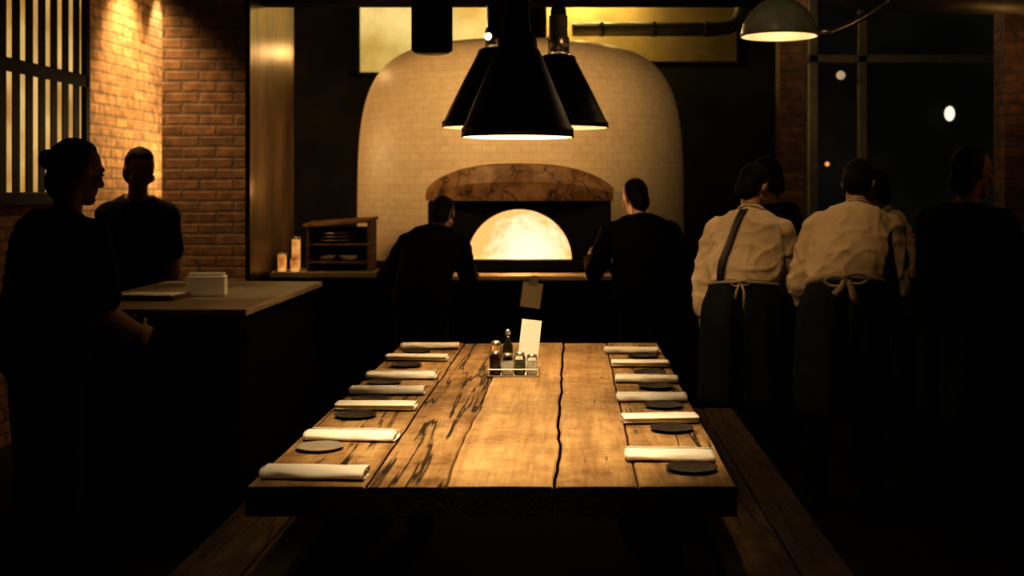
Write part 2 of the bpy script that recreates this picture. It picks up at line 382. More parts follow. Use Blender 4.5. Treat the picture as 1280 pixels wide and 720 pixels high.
for i in range(nu+1):
    u=-1+2*i/nu; x=HX+.635*u
    yf=7.93+.2*abs(u)**2.2-OY; yb=8.42-OY+.05
    zb=1.42; zt=zb+.085+.165*(1-abs(u)**2.6)**.8
    rings.append([Vector((x,yf,zb)),Vector((x,yf-.015,zb+(zt-zb)*.5)),Vector((x,yf+.03,zt-.012)),Vector((x,yf+.06,zt)),Vector((x,yb,zt)),Vector((x,yb,zb))])
rings_mesh(b,rings,sum(rings[0],Vector())/6,sum(rings[-1],Vector())/6); mk('hood',b,M['stone'],ov)
b=BM(); na=40; aw=.357; ah=.345; zb=1.02; yp=8.12-OY
inn=[];out=[]
for i in range(na+1):
    a=PI*i/na; cx,cz=math.cos(a),math.sin(a)
    inn.append((HX+aw*cx,zb+ah*cz**.9 if cz>0 else zb))
    k=min(.62/max(abs(cx),1e-6),.43/max(cz,1e-6)); out.append((HX+k*cx,zb+k*cz))
for dy in (0,.06):
    iv=[b.verts.new((x,yp+dy,z)) for x,z in inn]; ovv=[b.verts.new((x,yp+dy,z)) for x,z in out]
    for i in range(na): b.faces.new((iv[i],iv[i+1],ovv[i+1],ovv[i]))
    if dy==0: i0,o0=iv,ovv
for i in range(na):
    b.faces.new((i0[i],i0[i+1],iv[i+1],iv[i])); b.faces.new((o0[i],o0[i+1],ovv[i+1],ovv[i]))
mk('face_plate',b,M['black'],ov)
b=BM(); box(b,HX-.62,HX+.62,yp-.03,yp+.1,.95,1.02,.005); mk('sill',b,M['black'],ov)
b=BM(); tube(b,[(HX+aw*1.02*math.cos(PI*i/30),yp-.005,zb+ah*1.02*math.sin(PI*i/30)) for i in range(31)],.012); mk('arch_rim',b,M['black'],ov,True)
b=BM(); rings=[]
for k,(dy,s) in enumerate(((.0,1),(.2,1.12),(.5,1.1),(.8,.8),(.92,.35))):
    rings.append([Vector((HX+aw*s*math.cos(PI*i/30),yp+.03+dy,zb+ah*s*math.sin(PI*i/30))) for i in range(31)]+[Vector((HX,yp+.03+dy,zb))])
rings_mesh(b,rings,None,Vector((HX,yp+.97,zb+.08))); mk('fire_chamber',b,M['chamber'],ov,True)
b=BM(); box(b,-.64,.66,7.78-OY,8.3-OY,.905,.935,.006); mk('hearth_shelf',b,M['hearth'],ov)
b=BM(); lathe(b,[(.2,2.6),(.2,3.4)],32,closed=True); mk('flue',b,M['black'],ov,True)
t=thing('air_duct','horizontal steel duct running along the back wall right of the oven dome','duct',(.8,10.3,2.8))
b=BM(); pts=[(.0,10.3,2.87),(1.25,10.3,2.87),(1.36,10.3,2.89),(1.43,10.3,2.95),(1.46,10.3,3.05),(1.46,10.3,3.4)]
tube(b,pts,.06,22); mk('duct_pipe',b,M['duct'],t,True,True)
for x in (.25,.7,1.15):
    b=BM(); tube(b,[(x-.018,10.3,2.87),(x+.018,10.3,2.87)],.067,22); mk('collar',b,M['duct'],t,True,True)
# order ticket clipped on the front edge of the hearth shelf
t=thing('order_ticket','small tan order ticket clipped to the shelf edge below the oven mouth','ticket',(wx(667,7.77),7.772,.905))
b=BM(); box(b,-.065,.065,-.0015,.0015,-.175,-.012)
bmesh.ops.subdivide_edges(b,edges=b.edges,cuts=3,use_grid_fill=True)
for v in b.verts: v.co.y-=.18*(v.co.z+.012)**2*3
bmesh.ops.rotate(b,verts=b.verts,cent=(0,0,0),matrix=Matrix.Rotation(R(8),3,'Y')); mk('ticket_sheet',b,M['kraft'],t)
b=BM(); box(b,-.03,.03,-.006,.004,-.03,.034,.002); box(b,-.03,.03,-.006,.035,.0305,.034); mk('clip',b,M['steel'],t)
# ------------------------------------------------------------------ table
TX0,TX1,TY0,TY1,TZ=-.81,.41,2.98,5.76,.76
tb=thing('dining_table','long reclaimed plank dining table set with napkins and plates','table',((TX0+TX1)/2,(TY0+TY1)/2,0))
b=BM(); cl=b.verts.layers.float_color.new('plank')
edges=[TX0,-.515,-.315,-.04,.165,TX1]; tone=[.66,.54,1.0,.84,.68]
def jit(k,y):
    if k in(0,5): return .004*noise.noise(Vector((k*9,y*3,0)))
    a=(.006,.008,.010,.004)[k-1]
    return a*(noise.noise(Vector((k*7.3,y*2.2,1)))+.6*noise.noise(Vector((k*3.1,y*9,4))))
ny=90; TH=.074
for k in range(5):
    gl=0 if k==0 else (.004 if k==3 else .002); gr=0 if k==4 else (.004 if k==2 else .002)
    dz=(.0,-.003,.001,-.001,.0)[k]
    rings=[]
    y0=TY0+(.0,.006,-.004,.003,.0)[k]; y1=TY1-(.0,.005,.0,.008,.0)[k]
    for j in range(ny+1):
        y=y0+(y1-y0)*j/ny; xl=edges[k]+jit(k,y)+gl; xr=edges[k+1]+jit(k+1,y)-gr
        zt=TZ+dz
        rings.append([Vector((xl,y,zt-TH)),Vector((xl,y,zt-.005)),Vector((xl+.004,y,zt)),Vector(((xl+xr)/2,y,zt+.001)),Vector((xr-.004,y,zt)),Vector((xr,y,zt-.005)),Vector((xr,y,zt-TH))])
    nv=len(b.verts); rings_mesh(b,rings,sum(rings[0],Vector())/7,sum(rings[-1],Vector())/7)
    b.verts.ensure_lookup_table()
    for v in b.verts[nv:]: v[cl]=(tone[k],)*3+(1,)
o=mk('tabletop',b,M['table'],tb,False,True)
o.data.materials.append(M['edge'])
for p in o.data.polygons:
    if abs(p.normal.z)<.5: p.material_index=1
for y in (3.5,5.25):
    b=BM(); box(b,-.72,.32,y-.05,y+.05,.6,.682,.006); mk('cross_beam',b,M['darkwood'],tb,False,True)
for x in (-.66,.26):
    for y in (3.5,5.25):
        b=BM(); box(b,x-.055,x+.055,y-.055,y+.055,0,.61,.008); mk('leg',b,M['darkwood'],tb,False,True)
for x0,x1,lb in ((-1.10,-.76,'long wooden bench along the left side of the table'),(.42,.77,'long wooden bench along the right side of the table')):
    t=thing('bench',lb,'bench',((x0+x1)/2,4.3,0),0)
    b=BM(); xm=(x0+x1)/2+.03
    for a,c in ((x0,xm-.004),(xm+.004,x1)):
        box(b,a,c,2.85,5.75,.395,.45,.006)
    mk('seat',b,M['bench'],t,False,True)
    for y in (3.15,5.4):
        b=BM(); box(b,x0+.04,x1-.04,y-.04,y+.04,0,.4,.005); mk('leg',b,M['darkwood'],t,False,True)
    b=BM(); box(b,(x0+x1)/2-.03,(x0+x1)/2+.03,3.15,5.4,.2,.27,.005); mk('stretcher',b,M['darkwood'],t,False,True)
# ------------------------------------------------------------------ napkins and plates
def napkin_mesh(seed,L):
    b=BM(); nx=26; ns=72; rows=[]
    for i in range(nx+1):
        x=-L/2+L*i/nx; row=[]
        for k in range(ns+1):
            tt=k/ns; a=tt*2*PI*2.6+seed; r=.007+.019*tt
            r*=1+.12*noise.noise(Vector((x*12+seed*5,math.cos(a)*1.2,math.sin(a)*1.2+seed)))
            sl=.009*noise.noise(Vector((tt*3,seed*9,2)))*(1 if abs(x)>L*.45 else 0)
            cy,sy=math.cos(a),math.sin(a)
            cy=math.copysign(abs(cy)**.7,cy); sy=math.copysign(abs(sy)**.7,sy)
            row.append(b.verts.new((x+sl,r*cy*2.1,r*sy*.54)))
        rows.append(row)
    for p,q in zip(rows,rows[1:]):
        for k in range(ns): b.faces.new((p[k],p[k+1],q[k+1],q[k]))
    zm=min(v.co.z for v in b.verts); bmesh.ops.translate(b,verts=b.verts,vec=(0,0,-zm))
    return b
protos=[]
for s in range(3):
    o=mk('napkin',napkin_mesh(1.3+s*1.9,.265),M['napkin'],None,True); md=o.modifiers.new('thick','SOLIDIFY'); md.thickness=.0018
    protos.append(o)
left=[3.08,3.54,4.02,4.33,4.68,5.17,5.55]; right=[3.28,3.80,4.19,4.59,4.99,5.40]
ordn=['nearest the camera','second from the near end','third from the near end','fourth from the near end','fifth from the near end','sixth from the near end','at the far end']
used=set(); q=0
for side,ys in (('left',left),('right',right)):
    for i,y in enumerate(ys):
        k=q%3; q+=1
        o=protos[k] if k not in used else protos[k].copy()
        if k in used: C.objects.link(o)
        used.add(k)
        nm=ordn[i] if i<len(ys)-1 else 'at the far end'
        tag(o,'rolled white cloth napkin in the %s row, %s'%(side,nm),'napkin','rolled napkins along the table')
        xc=(-.655 if side=='left' else .275)+random.uniform(-.012,.012)
        o.location=(xc,y,TZ+.0018); o.rotation_euler=(0,0,R(random.uniform(-5,5)))
        if side=='right': o.scale=(.9,1,1)
b=BM(); lathe(b,[(.038,0),(.043,0),(.045,.003),(.056,.0055),(.066,.0095),(.0675,.0105),(.065,.0108),(.055,.0075),(.042,.0055),(.018,.005)],48,closed=True)
pl=mk('plate',b,M['plate'],None,True)
first=True
for side,ps in (('left',((-.715,3.405),(-.70,3.885),(-.70,4.175),(-.71,4.545),(-.69,4.99),(-.70,5.41))),('right',((.315,3.15),(.305,3.67),(.31,4.06),(.31,4.455),(.31,4.79),(.31,5.265)))):
    for i,(x,y) in enumerate(ps):
        o=pl if first else pl.copy()
        if not first: C.objects.link(o)
        pale=(side=='left' and i==0)
        o.location=(x,y,TZ+.0015)
        if pale:
            o.data=pl.data.copy(); o.data.materials[0]=M['plate2']
            tag(o,'small pale grey round plate in the left row, nearest the camera','plate','plates along the table')
            q_=BM(); q_.from_mesh(o.data); pl=mk('plate',q_,M['plate'],None,True); first=True; continue
        first=False
        tag(o,'small dark round plate in the %s row, %s'%(side,['nearest the camera','second from the near end','third from the near end','fourth from the near end','fifth from the near end','at the far end'][i]),'plate','plates along the table')
# ------------------------------------------------------------------ caddy and condiments
t=thing('condiment_caddy','small wire caddy holding condiment jars in the middle of the table','caddy',(-.23,4.76,TZ+.002))
b=BM(); box(b,-.1,.1,-.056,.056,0,.006,.002); mk('tray',b,M['steel'],t)
b=BM()
for z in (.03,): tube(b,[(-.1,-.056,z),(.1,-.056,z),(.1,.056,z),(-.1,.056,z),(-.1,-.056,z)],.0018,6)
for x in (-.1,0,.1):
    for y in (-.056,.056): tube(b,[(x,y,.003),(x,y,.031)],.0018,6)
mk('wire_rail',b,M['steel'],t)
def jar(x,y,r,h,cm,label,lid='steel',cat='shaker'):
    t=thing('condiment_jar',label,cat,(-.23+x,4.76+y,TZ+.0085))
    b=BM(); lathe(b,[(r*.9,0),(r,.004),(r,h*.78),(r*.82,h*.84),(r*.82,h*.88)],24,closed=True); mk('glass_body',b,M['glass'],t,True)
    b=BM(); lathe(b,[(r*.86,.003),(r*.9,.006),(r*.9,h*.6)],20,closed=True); mk('contents',b,M[cm],t,True)
    b=BM(); lathe(b,[(r*.86,h*.86),(r*.88,h*.95),(r*.6,h)],20,closed=True); mk('lid',b,M[lid],t,True)
jar(-.072,-.029,.0232,.092,'pepper','glass pepper shaker at the left front of the caddy')
jar(-.024,-.029,.0232,.084,'salt','glass salt shaker at the middle left front of the caddy')
jar(.024,-.029,.0232,.088,'herb','glass herb jar at the middle right front of the caddy')
jar(.072,-.029,.0232,.08,'salt','glass sugar shaker at the right front of the caddy')
jar(-.074,.026,.022,.125,'chili','tall glass chili flake jar at the left back of the caddy')
t=thing('oil_bottle','slim dark glass bottle standing in the caddy behind the jars','bottle',(-.256,4.786,TZ+.0085))
b=BM(); lathe(b,[(.019,0),(.021,.004),(.021,.105),(.010,.132),(.009,.152)],24,closed=True); mk('bottle_body',b,M['oil'],t,True)
b=BM(); lathe(b,[(.011,.15),(.011,.165),(.004,.172)],16,closed=True); mk('stopper',b,M['steel'],t,True)
def card(x0,x1,y,z0,z1,tilt,back,m,name,label):
    b=BM(); w=(x1-x0)/2; h=z1-z0
    box(b,-w,w,-.001,.001,0,h)
    bmesh.ops.subdivide_edges(b,edges=b.edges,cuts=3,use_grid_fill=True)
    for v in b.verts: v.co.y+=.10*v.co.x**2*8+back*v.co.z
    o=mk(name,b,m); o.location=((x0+x1)/2,y,z0); o.rotation_euler=(0,R(tilt),0); tag(o,label,'card'); return o
card(-.222,-.142,4.775,.776,.972,6,.35,M['paper'],'menu_card','white menu card standing upright in the caddy, tilted right')
# ------------------------------------------------------------------ pendant lamps
FRONT=[(.238,0),(.238,.036),(.228,.048),(.19,.14),(.15,.235),(.112,.33),(.098,.36),(.085,.38),(.08,.43),(.056,.445),(.05,.6),(.035,.62)]
REAR=[(.286,0),(.286,.03),(.274,.042),(.232,.13),(.18,.235),(.125,.34),(.105,.38),(.095,.41),(.07,.42)]
def pendant(label,loc,mat_s,bulb=True,power=0,prof=FRONT,group=None,rodtop=3.4,fitting=False,glint=False):
    t=thing('pendant_lamp',label,'lamp',loc,0,group)
    b=BM(); lathe(b,prof,56); o=mk('lamp_shade',b,mat_s,t,True); md=o.modifiers.new('s','SOLIDIFY'); md.thickness=.003
    b=BM(); lathe(b,[(r-.007,z+.001) for r,z in prof[:-3]],56); mk('shade_lining',b,M['lining'],t,True)
    top=prof[-1][1]
    if fitting:
        b=BM(); lathe(b,[(.062,top-.004),(.062,top+.1),(.054,top+.105),(.054,top+.22),(.03,top+.23)],28,closed=True); mk('metal_fitting',b,M['steel'],t,True)
        if glint:
            b=BM(); ellipsoid(b,(-.04,-.047,top+.055),Vector((.024,0,0)),Vector((0,.016,0)),Vector((0,0,.02))); mk('fitting_glint',b,M['glint'],t,True)  # added glowing bead, imitates a bright glint on the metal fitting
        top+=.21
    b=BM(); lathe(b,[(.045,top-.005),(.045,top+.05),(.03,top+.07),(.012,top+.09)],24,closed=True); mk('cap',b,M['black'],t,True)
    b=BM(); tube(b,[(0,0,top+.08),(0,0,rodtop-loc[2])],.008); mk('rod',b,M['black'],t,True)
    b=BM(); lathe(b,[(.05,rodtop-loc[2]-.03),(.055,rodtop-loc[2])],24,closed=True); mk('ceiling_rose',b,M['black'],t,True)
    zb=.2 if prof[0][0]>.22 else .07
    b=BM(); ellipsoid(b,(0,0,zb),Vector((.03,0,0)),Vector((0,.03,0)),Vector((0,0,.038))); mk('bulb',b,M['bulb'] if bulb else M['lining'],t,True)
    if power:
        l=bpy.data.lights.new('lamp_light','POINT'); l.energy=power; l.color=(1,.66,.33); l.shadow_soft_size=.03
        lo=bpy.data.objects.new('lamp_light',l); link(lo,t); lo.location=(0,0,zb-.075)
    return t
pendant('dark conical pendant lamp hanging lowest over the table, lit underneath',(-.231,5.1,1.718),M['shade'],True,16)
pendant('dark conical pendant lamp with metal fitting, behind the lit one on its left',(wx(621,6.3),6.3,wz(160,6.3)),M['shade'],True,4,REAR,None,3.4,True,True)
pendant('dark conical pendant lamp with metal fitting, behind the lit one on its right',(wx(698,6.87),6.87,wz(160,6.87)),M['shade'],True,4,REAR,None,3.4,True)
pendant('grey green bowl pendant lamp hanging above the waiters',(wx(974,6.2),6.2,2.285),M['grey_shade'],True,1.2,[(.2,0),(.2,.012),(.185,.07),(.15,.13),(.1,.175),(.05,.2),(.04,.22),(.035,.24)])
t=thing('ceiling_speaker','black cylinder hanging from the ceiling left of the pendant lamps','speaker',(wx(540,6.2),6.2,0))
b=BM(); lathe(b,[(.09,wz(66,6.2)),(.106,wz(63,6.2)),(.106,2.75),(.08,2.78)],36,closed=True); mk('body',b,M['black'],t,True)
b=BM(); tube(b,[(0,0,2.77),(0,0,3.4)],.012); mk('stem',b,M['black'],t,True)
b=BM(); lathe(b,[(.085,wz(66,6.2)-.004),(.085,wz(66,6.2)+.002)],36,closed=True); mk('grille',b,M['shade'],t,True)
b=BM(); pts=[]
for i in range(25):
    a=i/24; px=1118-80*a; pts.append((wx(px,6.8),6.8,wz(-30+70*a**.45,6.8)))
pts=[(pts[0][0],6.8,3.4)]+pts+[(wx(1020,6.8),6.8,wz(40,6.8))]
tube(b,pts,.022)
o=mk('conduit_pipe',b,M['steel'],None,True); tag(o,'curved steel conduit bending down from the ceiling right of the bowl lamp','pipe')
b=BM(); tube(b,[(1.55,7.3,3.4),(1.55,7.3,2.88),(1.6,7.3,2.76),(1.72,7.3,2.69),(1.95,7.3,2.67),(4.45,7.3,2.64)],.1,24)
o=mk('air_duct',b,M['duct'],None,True); tag(o,'dull round air duct running under the ceiling at the upper right','duct')
# ------------------------------------------------------------------ left service counter
t=thing('service_counter','dark service counter with warm stone top in front of the brick pillar','counter',(-1.8,5.75,0))
b=BM(); box(b,-2.15,-1.40,5.05,6.45,.08,.97,.004); mk('body',b,M['darkwood'],t,False,True)
b=BM(); box(b,-2.2,-1.35,4.98,6.5,.97,1.0,.006); mk('countertop',b,M['counter'],t,False,True)
b=BM(); box(b,-2.12,-1.44,5.09,6.42,0,.08); mk('plinth',b,M['black'],t,False,True)
for i in range(2):
    b=BM(); x0=-2.13+i*.365; box(b,x0,x0+.345,5.03,5.052,.14,.9,.004); mk('front_panel',b,M['darkwood'],t,False,True)
b=BM(); box(b,-1.402,-1.38,5.1,6.42,.14,.9,.004); mk('side_panel',b,M['darkwood'],t,False,True)
t=thing('napkin_holder','white paper napkin box standing on the counter by the pillar','napkin holder',(-1.71,5.62,1.001),R(8))
b=BM(); box(b,-.088,.088,-.05,.05,0,.092,.004); mk('box',b,M['paper'],t)
b=BM()
for i in range(6): box(b,-.08,.08,-.04+i*.014,-.032+i*.014,.08,.102+.004*(i%2))
mk('napkins',b,M['napkin'],t)
t=thing('serving_tray','wooden serving tray with papers on the counter beside the woman in black','tray',(-1.92,5.46,1.001),R(-6))
b=BM(); box(b,-.15,.15,-.10,.10,0,.012,.003)
for a in ((-.15,.15,-.10,-.09),(-.15,.15,.09,.10),(-.15,-.14,-.10,.10),(.14,.15,-.10,.10)): box(b,*a,.008,.02)
mk('tray_base',b,M['traywood'],t)
b=BM(); box(b,-.13,.13,-.085,.085,.013,.022); mk('paper_sheet',b,M['paper'],t)
# ------------------------------------------------------------------ counter left of oven, with rack and jars
t=thing('kitchen_counter','dark kitchen counter with pale worktop left of the oven','counter',(-1.9,8.1,0))
b=BM(); box(b,-2.0,-1.22,7.98,8.28,0,.91,.004); mk('body',b,M['darkwood'],t,False,True)
b=BM(); box(b,-2.0,-1.18,7.92,8.3,.91,.95,.006); mk('worktop',b,M['hearth'],t,False,True)
t=thing('shelf_rack','small open wooden shelf box on the kitchen counter left of the oven','rack',(-1.56,8.13,.951))
b=BM(); box(b,-.21,-.195,-.13,.13,0,.30,.002); mk('side_panel',b,M['traywood'],t)
b=BM(); box(b,.195,.215,-.13,.13,0,.345,.002); mk('side_panel',b,M['traywood'],t)
b=BM(); box(b,-.195,.195,.115,.13,0,.29,.002); mk('back_panel',b,M['traywood'],t)
b=BM(); vs=[b.verts.new(p) for p in ((-.23,-.15,.315),(.22,-.15,.345),(.22,.15,.36),(-.23,.15,.33))]; b.faces.new(vs)
o=mk('top_shelf',b,M['traywood'],t); md=o.modifiers.new('s','SOLIDIFY'); md.thickness=.02
b=BM(); box(b,-.195,.195,-.13,.115,.05,.063,.003); mk('lower_shelf',b,M['traywood'],t)
b=BM(); box(b,-.195,.195,-.13,.115,.17,.183,.003); mk('middle_shelf',b,M['traywood'],t)
for i in range(3):
    b=BM(); lathe(b,[(.05,0),(.09,.012),(.108,.02),(.106,.023),(.085,.016)],36,closed=True)
    o=mk('pizza_pan',b,M['steel'],None,True); o.location=(-1.60,8.11,.951+.1835+i*.0245); tag(o,'round steel pan on the rack, %s of the stack'%('bottom','middle','top')[i],'pan','pans on the rack')
for i in range(2):
    b=BM(); lathe(b,[(.035,0),(.05,.012),(.065,.038),(.062,.038),(.047,.014)],28,closed=True)
    o=mk('small_bowl',b,M['napkin'],None,True); o.location=(-1.66+i*.15,8.11,.951+.0635); tag(o,'small pale bowl on the lower rack shelf, the %s one'%('left','right')[i],'bowl','pale bowls on the rack')
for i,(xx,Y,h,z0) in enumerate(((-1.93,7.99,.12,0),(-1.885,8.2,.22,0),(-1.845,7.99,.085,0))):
    t=thing('amber_jar','%s lit-looking amber candle jar on the kitchen counter beside the pillar'%('middling','tallest','shortest')[i],'storage',(xx,Y,.951),0,'amber candle jars by the pillar')
    b=BM(); lathe(b,[(.024,0),(.028,.005),(.029,h*.85),(.026,h)],24,closed=True); mk('jar_body',b,M['storage'],t,True)
    b=BM(); lathe(b,[(.03,h*.93),(.031,h*.97),(.030,h*1.0),(.026,h*1.005)],24); mk('rim',b,M['steel'],t,True)
# ------------------------------------------------------------------ right side bar with glasses
t=thing('side_bar','dark side bar at the right edge behind the person in black','bar',(3.0,6.9,0))
b=BM(); box(b,2.5,3.6,6.65,7.2,0,.98,.005); mk('body',b,M['darkwood'],t,False,True)
b=BM(); box(b,2.45,3.65,6.6,7.25,.98,1.02,.006); mk('bartop',b,M['darkwood'],t,False,True)
for i in range(3):
    t=thing('drinking_glass','stemless drinking glass on the side bar, %s'%('leftmost','middle of three','rightmost')[i],'glass',(2.5+i*.11,6.72+.05*(i%2),1.0205),0,'glasses on the side bar')
    b=BM(); lathe(b,[(.03,0),(.034,.01),(.038,.1),(.036,.1),(.031,.014)],24,closed=True); mk('glass_body',b,M['glass'],t,True)
# ------------------------------------------------------------------ people
SEC=[(.84,.125,.095,0),(.90,.165,.115,-.01),(.97,.168,.12,-.012),(1.07,.142,.105,0),(1.18,.15,.112,.005),(1.30,.172,.122,.005),(1.39,.176,.108,-.005),(1.44,.13,.085,-.01),(1.485,.07,.062,0)]
def sec(z):
    if z<=SEC[0][0]: return SEC[0][1:]
    for a,c in zip(SEC,SEC[1:]):
        if z<=c[0]:
            k=(z-a[0])/(c[0]-a[0]); return tuple(a[i]+(c[i]-a[i])*k for i in (1,2,3))
    return SEC[-1][1:]
def person(label,loc,yaw,H=1.7,lean=5,hunch=5,side=0,armL=None,armR=None,hyaw=0,hpitch=-8,shirt='tee',sleeve='short',apron=None,tie=None,strap=None,hair='short',skin='skin',wide=1.0,stance=.1,step=0.0,slope=0.0,bow=1.0):
    s=H/1.75
    rt=thing('person',label,'person',loc,R(yaw))
    lean=R(lean); hunch=R(hunch)
    tucked=shirt=='wshirt'
    def spine(z):
        h=z-.95; y=0; zz=.95
        if h<=0: return 0,z,0
        n=14; a=0
        for i in range(n):
            tt=h*(i+.5)/n; a=lean*min(1,tt/.12)+hunch*min(1,tt/.5); y+=math.sin(a)*h/n; zz+=math.cos(a)*h/n
        return y,zz,a
    def tp(x,y,z):
        sy,sz,a=spine(z)
        return Vector((x+side*max(0,z-.95),sy+y*math.cos(a),sz-y*math.sin(a)))*s
    def torso(bm,inf,z0,z1,n=16,extra=None):
        rings=[]
        for i in range(n+1):
            z=z0+(z1-z0)*i/n; rx,ry,yo=sec(z); rx=rx*wide+inf; ry+=inf
            if extra: e=extra(z); rx+=e; ry+=e
            rings.append([tp(rx*math.cos(2*PI*k/28),yo+ry*math.sin(2*PI*k/28),z) for k in range(28)])
        rings_mesh(bm,rings,tp(0,0,z0),tp(0,0,z1))
    loose=(lambda z: .028*math.exp(-((z-1.17)/.08)**2)) if tucked else (lambda z:.012*math.exp(-((z-1.1)/.1)**2))
    def surf(z,ang,off):
        rx,ry,yo=sec(z); return tp((rx*wide+off)*math.sin(ang),yo+(ry+off)*math.cos(ang),z)
    armL=armL or ((.15,.05,-1),(0,.2,-1)); armR=armR or ((.15,.05,-1),(0,.2,-1))
    arms={}
    for sd,(ua,fa) in ((-1,armL),(1,armR)):
        sh=tp(sd*.178*wide,.005,1.41-slope)
        u=Vector((ua[0]*sd,ua[1],ua[2])).normalized(); f=Vector((fa[0]*sd,fa[1],fa[2])).normalized()
        el=sh+u*.285*s; wr=el+f*.25*s
        arms[sd]=(sh,el,wr,u,f)
    hips={}; 
    for sd in (-1,1):
        hp=Vector((sd*.09,0,.9))*s; kn=Vector((sd*(.085+stance*.25),.015+sd*step*.5,.5))*s; an=Vector((sd*(.08+stance*.5),-.02+sd*step,.085))*s
        hips[sd]=(hp,kn,an)
    nb=tp(0,0,1.46); _,_,at=spine(1.46); na=at*.7
    hc=nb+Vector((side*.15,math.sin(na)*.175+.02,math.cos(na)*.175))*s
    hy=R(hyaw); hp_=R(hpitch)
    f=Vector((-math.sin(hy)*math.cos(hp_),math.cos(hy)*math.cos(hp_),math.sin(hp_))); r=Vector((math.cos(hy),math.sin(hy),0)); u=r.cross(f).normalized()
    def hd(x,y,z): return hc+(r*x+f*y+u*z)*s
    def hell(bm,c,a,n=18,m=12,fn=None): ellipsoid(bm,hd(*c),r*a[0]*s,f*a[1]*s,u*a[2]*s,n,m,fn)
    # ---- body
    b=BM()
    torso(b,0,.84,1.485)
    capsule(b,nb-Vector((0,0,.03))*s,hc+(f*-.015+u*-.03)*s,.056*s,.052*s)
    hell(b,(0,-.008,.028),(.074,.094,.09),24,16); hell(b,(0,.022,-.03),(.06,.07,.085),20,14)
    capsule(b,hd(-.018,.066,-.092),hd(.018,.066,-.092),.022*s,.022*s)
    capsule(b,hd(0,.088,.014),hd(0,.108,-.022),.008*s,.0135*s); capsule(b,hd(-.012,.094,-.027),hd(.012,.094,-.027),.009*s,.009*s)
    capsule(b,hd(-.036,.077,.03),hd(.036,.077,.03),.012*s,.012*s)
    capsule(b,hd(-.02,.084,-.05),hd(.02,.084,-.05),.0075*s,.0075*s); capsule(b,hd(-.017,.083,-.063),hd(.017,.083,-.063),.008*s,.008*s)
    for sd in (-1,1):
        hell(b,(sd*.045,.06,-.02),(.024,.025,.026)); hell(b,(sd*.074,-.008,-.004),(.011,.022,.032))
        sh,el,wr,ud,fd=arms[sd]
        capsule(b,sh,el,.052*s,.041*s); capsule(b,el,el+(wr-el)*.35,.041*s,.041*s); capsule(b,el+(wr-el)*.35,wr,.041*s,.027*s)
        capsule(b,tp(sd*.06,0,1.43),sh,.05*s,.055*s)
        hp,kn,an=hips[sd]
        capsule(b,hp,kn,.083*s,.057*s); capsule(b,kn,kn+(an-kn)*.35,.055*s,.056*s); capsule(b,kn+(an-kn)*.35,an,.056*s,.038*s)
        capsule(b,an+Vector((0,-.03,-.04))*s,an+Vector((sd*.02,.13,-.052))*s,.036*s,.026*s)
        d=fd; med=Vector((-sd,0,0)); med=(med-d*med.dot(d)).normalized(); th=d.cross(med); 
        if th.y<0 and abs(th.y)>abs(th.z)*.3 or (abs(th.y)<=abs(th.z)*.3 and th.z<0): th=-th
        d2=(d+med*.12).normalized(); rings=[]
        for k,(q,hw,ht) in enumerate(((-.01,.024,.02),(.02,.03,.017),(.05,.039,.0155),(.08,.041,.0135),(.092,.037,.011))):
            c=wr+d2*q*s; rings.append([c+(th*math.cos(2*PI*i/14)*hw+med*math.sin(2*PI*i/14)*ht)*s for i in range(14)])
        rings_mesh(b,rings,wr-d2*.015*s,wr+d2*.096*s)
        for off,ln,sp in ((.032,.072,.12),(.0108,.08,.03),(-.0108,.074,-.05),(-.031,.058,-.14)):
            p=wr+(d2*.084+th*off)*s; dirn=(d2+th*sp).normalized(); cur=.2
            for q,(fr,r0,r1) in enumerate(((.45,.0092,.0086),(.32,.0086,.008),(.23,.008,.0068))):
                dd=(dirn*math.cos(cur)+med*math.sin(cur)).normalized(); p2=p+dd*ln*fr*s
                capsule(b,p,p2,r0*s,r1*s,8); p=p2; cur+=.38
        p=wr+(d2*.025+th*.026+med*.004)*s; p2=p+(d2*.6+th*.65+med*.35).normalized()*.042*s; p3=p2+(d2*.85+th*.25+med*.35).normalized()*.032*s
        capsule(b,p,p2,.0135*s,.0105*s,8); capsule(b,p2,p3,.0105*s,.0085*s,8)
    for v in b.verts: v.co.z=max(v.co.z,.004)
    b=remesh(b,.0066,2,.4); mk('body',b,M[skin],rt,True)
    for sd in (-1,1):
        b=BM(); hell(b,(sd*.031,.079,.012),(.013,.0115,.0085),12,8); mk('eye',b,M['eye'],rt,True)
    # ---- hair
    b=BM()
    def hf(d):
        k=1+.06*noise.noise(d*7)
        t1=min(1,max(0,(d.y+.02)/.42)); t2=min(1,max(0,(.80-d.z)/.5))
        k*=1-.33*t1*t2
        if d.z<-.55: k*=.82
        return k
    hell(b,(0,-.016,.028),(.083,.107,.102),36,24,hf)
    hell(b,(0,-.052,-.042),(.071,.06,.08),24,16,lambda d:1+.06*noise.noise(d*7))
    if hair=='bun': hell(b,(0,-.125,.02),(.038,.034,.038),18,12,lambda d:1+.1*noise.noise(d*4)); capsule(b,hd(0,-.07,.015),hd(0,-.105,.02),.055*s,.036*s)
    if hair=='pony': capsule(b,hd(0,-.1,.03),hd(0,-.14,-.06),.03*s,.028*s); capsule(b,hd(0,-.14,-.06),hd(0,-.13,-.16),.028*s,.01*s)
    b=remesh(b,.008,1,.4); mk('hair',b,M['hair'],rt,True)
    # ---- shirt
    b=BM(); torso(b,.024,1.02 if tucked else .9,1.465,18,loose)
